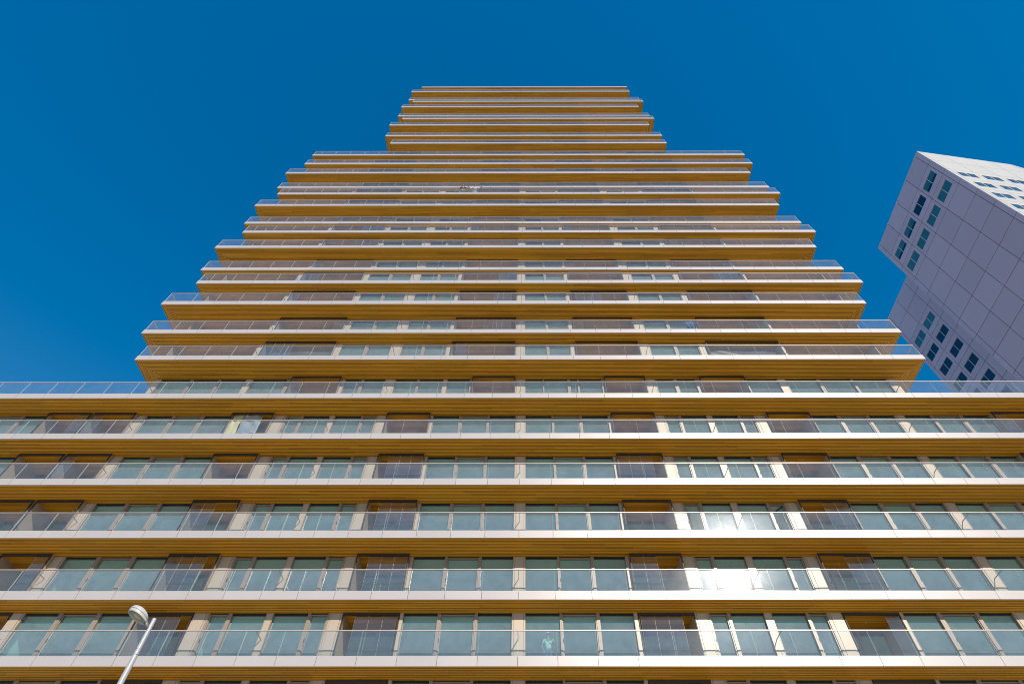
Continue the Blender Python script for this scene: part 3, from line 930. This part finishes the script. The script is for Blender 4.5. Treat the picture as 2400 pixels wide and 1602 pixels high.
# ------------------------------------------------------------------ street lamp
def make_lamp():
    PX, PY = -7.81, 11.80
    zt = 6.235 + ZG
    root = empty("street_lamp", (PX, PY, 0), "grey street lamp post with a white helmet shaped lamp head in front of the balconies", "street lamp")
    n = 24
    def ringat(z, r): return [(r * math.cos(2 * math.pi * i / n), r * math.sin(2 * math.pi * i / n), z) for i in range(n)]
    mb = MB()
    prof = [(0.0, 0.115), (0.02, 0.115), (0.021, 0.095), (1.2, 0.093), (1.26, 0.076), (5.4, 0.060), (6.62, 0.0545), (7.05, 0.051), (7.09, 0.0500)]
    mb.loft([ringat(z, r) for z, r in prof], 0)
    mb.tube((0, 0, 7.10), (0, 0, zt - 0.03), 0.0475, 0.0405, 24, 0)
    mb.loft([ringat(zt - 0.03, 0.0405), ringat(zt - 0.012, 0.040), ringat(zt, 0.031)], 0)
    mb.loft([ringat(7.088, 0.0455), ringat(7.102, 0.0455)], 1)
    for zz, a in ((7.20, -1.9), (7.33, -1.55), (7.2, -1.0)):
        mb.tube((0.045 * math.cos(a), 0.045 * math.sin(a), zz), (0.051 * math.cos(a), 0.051 * math.sin(a), zz), 0.007, 0.007, 8, 1)
    o = mb.build("pole", ['polegrey', 'darkseal'], root, smooth=True)
    es = o.modifiers.new("edge", 'EDGE_SPLIT'); es.split_angle = math.radians(40)
    # head: offset sideways from the pole
    off = Vector((-0.80, -0.60, 0)).normalized()
    side = Vector((-off.y, off.x, 0))
    hc = off * 0.325 + Vector((0, 0, 6.275 + ZG - 0.115))
    A_, B_ = 0.212, 0.172           # half length along arm, half width
    tilt = math.radians(20)
    def hp(u, v, wz):
        # u along the arm (outward), v sideways, wz up; slight upward tilt of the outer end
        return hc + off * (u * math.cos(tilt)) + side * v + Vector((0, 0, wz + u * math.sin(tilt)))
    ns = 40
    def hring(sc_, wz, du=0.0):
        r = []
        for i in range(ns):
            t = 2 * math.pi * i / ns
            u, v = math.cos(t), math.sin(t)
            e = 1.0 + (0.10 if u < 0 else 0.0) * u * u      # pointed towards the pole
            r.append(hp(u * A_ * sc_ * e + du, v * B_ * sc_, wz))
        return r
    sh = MB()
    # lower rim shell
    sh.loft([hring(0.90, 0.0), hring(0.97, -0.006), hring(1.0, 0.006), hring(1.0, 0.03), hring(0.985, 0.056)], 0, cap=False)
    sh.loft([hring(0.90, 0.0), hring(0.885, 0.012), hring(0.87, 0.035)], 0, cap=False)
    o = sh.build("lamp_shade", ['lampwhite'], root, smooth=True)
    sl = MB()
    sl.loft([hring(0.975, 0.055), hring(0.975, 0.063)], 0, cap=False)
    sl.build("seal", ['darkseal'], o, smooth=True)
    dm = MB()
    rings = []
    for q in range(10):
        a = q / 9 * math.pi / 2
        rings.append(hring(max(0.985 * math.cos(a), 0.02), 0.063 + 0.135 * math.sin(a), -0.02 * math.sin(a)))
    dm.loft(rings, 0)
    d_ = dm.build("cover", ['lampwhite'], root, smooth=True)
    # inside: reflector + glass bowl
    M['reflector'] = pbr("lamp_reflector", (0.62, 0.56, 0.42), 0.35, 0.4, 0.5, 0.2, 12)
    M['bowl'] = glass("lamp_bowl_glass", (0.95, 0.93, 0.88), 0.18, (0.7, 0.66, 0.58))
    M['bulb'] = pbr("yellow_lamp_bulb", (0.75, 0.72, 0.30), 0.4)
    rf = MB()
    rf.loft([hring(0.87, 0.02), hring(0.7, 0.05), hring(0.35, 0.06)], 0)
    rf.build("reflector", ['reflector'], root, smooth=True)
    bb = MB()
    bb.loft([[hp(0.10 * math.cos(t) * s_, 0.06 * math.sin(t) * s_, z_) for t in [2 * math.pi * i / 16 for i in range(16)]] for s_, z_ in ((0.3, 0.0), (0.8, 0.008), (1.0, 0.025), (0.9, 0.045))], 0)
    bb.build("bulb", ['bulb'], root, smooth=True)
    ln = MB()
    rings = [hring(max(0.875 * math.cos(a), 0.02), 0.008 - 0.035 * math.sin(a)) for a in [q / 7 * math.pi / 2 for q in range(8)]]
    ln.loft(rings, 0)
    ln.build("lens", ['bowl'], root, smooth=True)
    # arm: short tapering bracket
    M['bracketgrey'] = pbr('dull_bracket_metal', (0.22, 0.19, 0.19), 0.5, 0.2)
    ar = MB()
    p0 = off * 0.02 + Vector((0, 0, hc.z - 0.155)); p1 = hp(-A_ * 0.93, 0, 0.045)
    ar.tube(p0, p1, 0.030, 0.044, 16, 0)
    ar.build("bracket", ['bracketgrey'], root, smooth=True)
make_lamp()

# ------------------------------------------------------------------ people
M['skin'] = pbr("skin", (0.55, 0.33, 0.24), 0.55)
M['hair'] = pbr("dark_hair", (0.03, 0.02, 0.015), 0.6)
M['hiviz'] = pbr("hi_vis_yellow_cloth", (0.95, 1.0, 0.03), 0.7)
M['denim'] = pbr("blue_denim", (0.10, 0.20, 0.33), 0.8)
M['darkcloth'] = pbr("dark_cloth", (0.04, 0.04, 0.06), 0.8)
M['palecloth'] = pbr("pale_blue_cloth", (0.42, 0.55, 0.65), 0.8)
M['whitecloth'] = pbr("white_cloth", (0.72, 0.72, 0.70), 0.8)
M['mint'] = pbr("mint_t_shirt", (0.95, 0.84, 0.82), 0.8)
M['hat'] = pbr("white_hard_hat", (0.98, 0.92, 0.90), 0.35)

def skin_mesh(name, verts, edges, mt, parent, label=None):
    me = D.meshes.new(name)
    me.from_pydata([v[:3] for v in verts], edges, [])
    ob = D.objects.new(name, me)
    COL.objects.link(ob)
    ob.parent = parent
    md = ob.modifiers.new("skin", 'SKIN')
    md.use_smooth_shade = True
    for i, v in enumerate(verts):
        r = v[3] if len(v) > 3 else 0.05
        rr = r if isinstance(r, tuple) else (r, r)
        me.skin_vertices[0].data[i].radius = rr
    me.skin_vertices[0].data[0].use_root = True
    ss = ob.modifiers.new("sub", 'SUBSURF'); ss.levels = 2; ss.render_levels = 2
    me.materials.append(M[mt])
    if label: ob['label'] = label
    return ob

def ellipsoid(mb, c, rx, ry, rz, m=0, n=14, lo=-90, hi=90):
    rings = []
    for i in range(n + 1):
        a = math.radians(lo + (hi - lo) * i / n)
        cr_ = max(math.cos(a), 0.01)
        rings.append([(c[0] + rx * cr_ * math.cos(t), c[1] + ry * cr_ * math.sin(t), c[2] + rz * math.sin(a)) for t in [2 * math.pi * k / 18 for k in range(18)]])
    mb.loft(rings, m)

def person(loc, label, J, top, sleeve, legs, vest=None, hat=None, group=None):
    """J: joints in metres relative to the feet, figure faces -y"""
    root = empty("person", loc, label, "person", group)
    g = J
    V, E = [], []
    def add(p, r, par=None):
        V.append((*p, r)); i = len(V) - 1
        if par is not None: E.append((par, i))
        return i
    pel = add(g['pelvis'], (0.14, 0.10))
    wst = add(g['waist'], (0.125, 0.09), pel)
    ch = add(g['chest'], (0.16, 0.11), wst)
    nk0 = add(g['neck'], 0.062, ch)
    h0 = add(g['chin'], (0.062, 0.075), nk0)
    h1 = add(g['eyes'], (0.075, 0.092), h0)
    h2 = add(g['crown'], (0.055, 0.07), h1)
    for s in ('l', 'r'):
        sh = add(g['sh' + s], 0.062, ch)
        el = add(g['el' + s], 0.044, sh)
        wr = add(g['wr' + s], 0.030, el)
        hd = Vector(g['hd' + s]); wv = Vector(g['wr' + s])
        pm_ = add(tuple(hd), (0.038, 0.02), wr)
        dr = (hd - wv).normalized(); sd_ = dr.cross(Vector((0, 0, 1)))
        if sd_.length < 0.1: sd_ = Vector((1, 0, 0))
        sd_.normalize()
        for f in range(4):
            o_ = (f - 1.5) * 0.02
            b0 = add(tuple(hd + sd_ * o_ + dr * 0.035), 0.010, pm_)
            ln_ = (0.034, 0.04, 0.038, 0.03)[f]
            b1 = add(tuple(hd + sd_ * o_ + dr * (0.035 + ln_) + Vector((0, 0, -0.008))), 0.009, b0)
            add(tuple(hd + sd_ * o_ + dr * (0.035 + ln_ * 1.6) + Vector((0, 0, -0.03))), 0.008, b1)
        t0 = add(tuple(hd + sd_ * 0.035 + dr * 0.01), 0.011, pm_)
        add(tuple(hd + sd_ * 0.055 + dr * 0.04), 0.009, t0)
        hp_ = add(g['hp' + s], 0.085, pel)
        kn = add(g['kn' + s], 0.058, hp_)
        an = add(g['an' + s], 0.04, kn)
        ft = Vector(g['an' + s]) + Vector((0, -0.17, -0.055))
        add(tuple(ft), (0.042, 0.028), an)
    skin_mesh("body", V, E, 'skin', root)
    # face details
    e = Vector(g['eyes']); c = Vector(g['chin'])
    fm = MB()
    ellipsoid(fm, (e.x, e.y - 0.092, e.z - 0.035), 0.013, 0.02, 0.026, 0)
    for sx in (-1, 1):
        ellipsoid(fm, (e.x + sx * 0.079, e.y + 0.005, e.z - 0.02), 0.012, 0.02, 0.032, 0)
        ellipsoid(fm, (e.x + sx * 0.03, e.y - 0.083, e.z + 0.0), 0.013, 0.008, 0.008, 1)
    ellipsoid(fm, (e.x, e.y - 0.08, e.z - 0.075), 0.024, 0.008, 0.006, 2)
    M.setdefault('lip', pbr("lips", (0.45, 0.18, 0.15), 0.5))
    fm.build("face", ['skin', 'hair', 'lip'], root, smooth=True)
    hm = MB()
    ellipsoid(hm, (e.x, e.y + 0.014, e.z + 0.025), 0.090, 0.105, 0.105, 0, lo=-8)
    hm.build("hair", ['hair'], root, smooth=True)
    # clothing: swollen copies of the relevant limbs
    V2, E2 = [], []
    def add2(p, r, par=None):
        V2.append((*p, r)); i = len(V2) - 1
        if par is not None: E2.append((par, i))
        return i
    a0 = add2(g['pelvis'], (0.158, 0.118)); a1 = add2(g['waist'], (0.15, 0.112), a0); a2 = add2(g['chest'], (0.178, 0.128), a1)
    for s in ('l', 'r'):
        b0 = add2(g['sh' + s], 0.078, a2)
        mid = Vector(g['sh' + s]).lerp(Vector(g['el' + s]), 0.62)
        b1 = add2(tuple(mid), 0.062, b0)
        if sleeve:
            b2 = add2(g['el' + s], 0.055, b1); add2(tuple(Vector(g['el' + s]).lerp(Vector(g['wr' + s]), 0.85)), 0.04, b2)
    skin_mesh("shirt", V2, E2, top, root)
    V2, E2 = [], []
    a0 = add2((g['pelvis'][0], g['pelvis'][1], g['pelvis'][2] - 0.01), (0.15, 0.112))
    for s in ('l', 'r'):
        b0 = add2(g['hp' + s], 0.10, a0); b1 = add2(g['kn' + s], 0.073, b0)
        add2(tuple(Vector(g['kn' + s]).lerp(Vector(g['an' + s]), 0.93)), 0.058, b1)
    skin_mesh("trousers", V2, E2, legs, root)
    if vest:
        V2, E2 = [], []
        a0 = add2((g['pelvis'][0], g['pelvis'][1], g['pelvis'][2] - 0.04), (0.205, 0.17)); a1 = add2(g['waist'], (0.20, 0.165), a0)
        a2 = add2(g['chest'], (0.20, 0.15), a1)
        skin_mesh("safety_vest", V2, E2, vest, root)
    if hat:
        hh = MB()
        ellipsoid(hh, (e.x, e.y + 0.005, e.z + 0.04), 0.115, 0.135, 0.125, 0, lo=0)
        hh.loft([[(e.x + rx * math.cos(t), e.y - 0.01 + ry * math.sin(t), z) for t in [2 * math.pi * k / 20 for k in range(20)]] for rx, ry, z in ((0.112, 0.132, e.z + 0.05), (0.135, 0.165, e.z + 0.032), (0.133, 0.163, e.z + 0.026), (0.11, 0.13, e.z + 0.036))], 0)
        hh.build("hard_hat", [hat], root, smooth=True)
    for s in ('l', 'r'):
        sm_ = MB()
        a = g['an' + s]
        sm_.loft([[(a[0] + rx * math.cos(t), a[1] - 0.07 + ry * math.sin(t), z) for t in [2 * math.pi * k / 14 for k in range(14)]] for rx, ry, z in ((0.048, 0.14, a[2] - 0.095), (0.052, 0.145, a[2] - 0.07), (0.046, 0.12, a[2] - 0.03), (0.045, 0.06, a[2] + 0.03))], 0)
        sm_.build("shoe", ['darkcloth'], root, smooth=True)
    return root

base = dict(pelvis=(0, 0, 0.96), waist=(0, 0, 1.10), chest=(0, 0, 1.36), neck=(0, 0, 1.53), chin=(0, -0.02, 1.60), eyes=(0, -0.01, 1.69), crown=(0, 0.01, 1.77),
            shl=(0.19, 0, 1.45), shr=(-0.19, 0, 1.45), ell=(0.27, 0.02, 1.17), elr=(-0.27, 0.02, 1.17), wrl=(0.12, -0.2, 1.17), wrr=(-0.12, -0.2, 1.2), hdl=(0.04, -0.25, 1.19), hdr=(-0.04, -0.26, 1.22),
            hpl=(0.09, 0, 0.92), hpr=(-0.09, 0, 0.92), knl=(0.10, -0.01, 0.50), knr=(-0.10, -0.01, 0.50), anl=(0.11, 0.02, 0.10), anr=(-0.11, 0.02, 0.10))
p0 = dict(base); p0.update(elr=(-0.33, 0.04, 1.17), wrr=(-0.24, -0.05, 0.95), hdr=(-0.22, -0.1, 0.87), ell=(0.34, 0.0, 1.22), wrl=(0.24, -0.2, 1.28), hdl=(0.17, -0.25, 1.33))
pw0 = person((0.975, yw(0) + 0.62, zk(0) + T + 0.018), "person in white hard hat and pale t-shirt standing behind a window near the bottom", p0, 'mint', False, 'denim', hat='hat')
pw0.scale = (0.95, 0.95, 0.95)
zf = zk(15) + T
lean = dict(base)
lean.update(pelvis=(0, 0.0, 0.96), waist=(0, -0.04, 1.10), chest=(0, -0.22, 1.33), neck=(0, -0.34, 1.47), chin=(0, -0.43, 1.50), eyes=(0, -0.47, 1.58), crown=(0, -0.47, 1.66),
            shl=(0.19, -0.28, 1.40), shr=(-0.19, -0.28, 1.40), ell=(0.34, -0.20, 1.22), elr=(-0.34, -0.20, 1.22), wrl=(0.22, -0.42, 1.19), wrr=(-0.20, -0.42, 1.19), hdl=(0.15, -0.49, 1.185), hdr=(-0.12, -0.49, 1.185))
person((-6.74, yk(15) + 0.30, zf), "person in yellow safety vest leaning over a balcony rail high on the tower", lean, 'darkcloth', True, 'denim', vest='hiviz')
lean2 = dict(lean); lean2.update(ell=(0.46, -0.24, 1.22), elr=(-0.46, -0.24, 1.22), wrl=(0.62, -0.40, 1.19), wrr=(-0.60, -0.40, 1.19), hdl=(0.69, -0.43, 1.19), hdr=(-0.67, -0.43, 1.19))
person((-5.48, yk(15) + 0.30, zf), "person in pale blue clothes with arms spread on a rail high on the tower", lean2, 'whitecloth', True, 'palecloth')

# ------------------------------------------------------------------ loose things on the balconies
M['film'] = glass("plastic_film", (0.85, 0.88, 0.88), 0.12, (0.50, 0.52, 0.54), 0.25, 0.0, 0.04)
M['sheet'] = glass("crumpled_plastic", (0.85, 0.9, 0.92), 0.40, (0.62, 0.68, 0.74), 0.10, 0.03, 1.6)
M['yellowfoil'] = pbr("pale_yellow_foil", (0.55, 0.52, 0.27), 0.5)
M['bluetarp'] = pbr("dark_blue_cloth", (0.04, 0.07, 0.16), 0.7)
def sheet(name, x0, x1, y, z0, z1, mt, label, cat, amp=0.05, nx=22, nz=16, slant=0.0, seed=1):
    rnd = random.Random(seed)
    ph = [(rnd.uniform(1, 5), rnd.uniform(1, 5), rnd.uniform(0, 6), rnd.uniform(0.4, 1)) for _ in range(7)]
    mb = MB()
    for t in (0.0, 0.004):
        i0 = len(mb.v)
        for j in range(nz + 1):
            for i in range(nx + 1):
                u, v = i / nx, j / nz
                dy = sum(a * math.sin(p * 3 * u + q * 4 * v + r) for p, q, r, a in ph) / 4 * amp
                mb.v.append((x0 + (x1 - x0) * u + slant * v + 0.03 * math.sin(9 * v + seed), y + dy + t, z0 + (z1 - z0) * v + 0.06 * math.sin(7 * u + seed) * (1 if j == nz else 0)))
        for j in range(nz):
            for i in range(nx):
                a = i0 + j * (nx + 1) + i
                q = (a, a + 1, a + nx + 2, a + nx + 1)
                mb.f.append(q if t == 0 else q[::-1]); mb.m.append(0)
    o = mb.build(name, [mt], smooth=True, origin=((x0 + x1) / 2, y, z0))
    tag(o, label, cat)
    return o
z4 = zk(4) + T
sheet("plastic_sheet", -17.75, -16.55, yw(4) - 0.1, z4, z4 + 2.3, 'sheet', "crumpled clear plastic sheet hung in a loggia opening at the left", "plastic sheet", 0.12, seed=3)
sheet("foil_strip", -18.45, -17.85, yw(4) - 0.08, z4, z4 + 2.35, 'yellowfoil', "pale yellow foil strip hanging beside the crumpled plastic sheet", "foil", 0.06, nx=8, slant=0.1, seed=5)
sheet("protective_film", -17.9, -13.6, yw(6) + 0.3, zk(6) + T, zk(6) + T + 2.2, 'film', "wrinkled protective film on the wide loggia at the left end of the tower's lowest storey", "plastic film", 0.10, nx=40, seed=8)
sheet("protective_film", 12.7, 17.3, yw(6) + 0.3, zk(6) + T, zk(6) + T + 2.2, 'film', "wrinkled protective film on the wide loggia at the right end of the tower's lowest storey", "plastic film", 0.10, nx=40, seed=12)
sheet("folded_tarp", 11.45, 12.15, yk(7) + 0.45, zk(7) + T, zk(7) + T + 1.7, 'bluetarp', "dark blue tarp bundled behind the glass of a balcony on the right", "tarp", 0.14, seed=15)
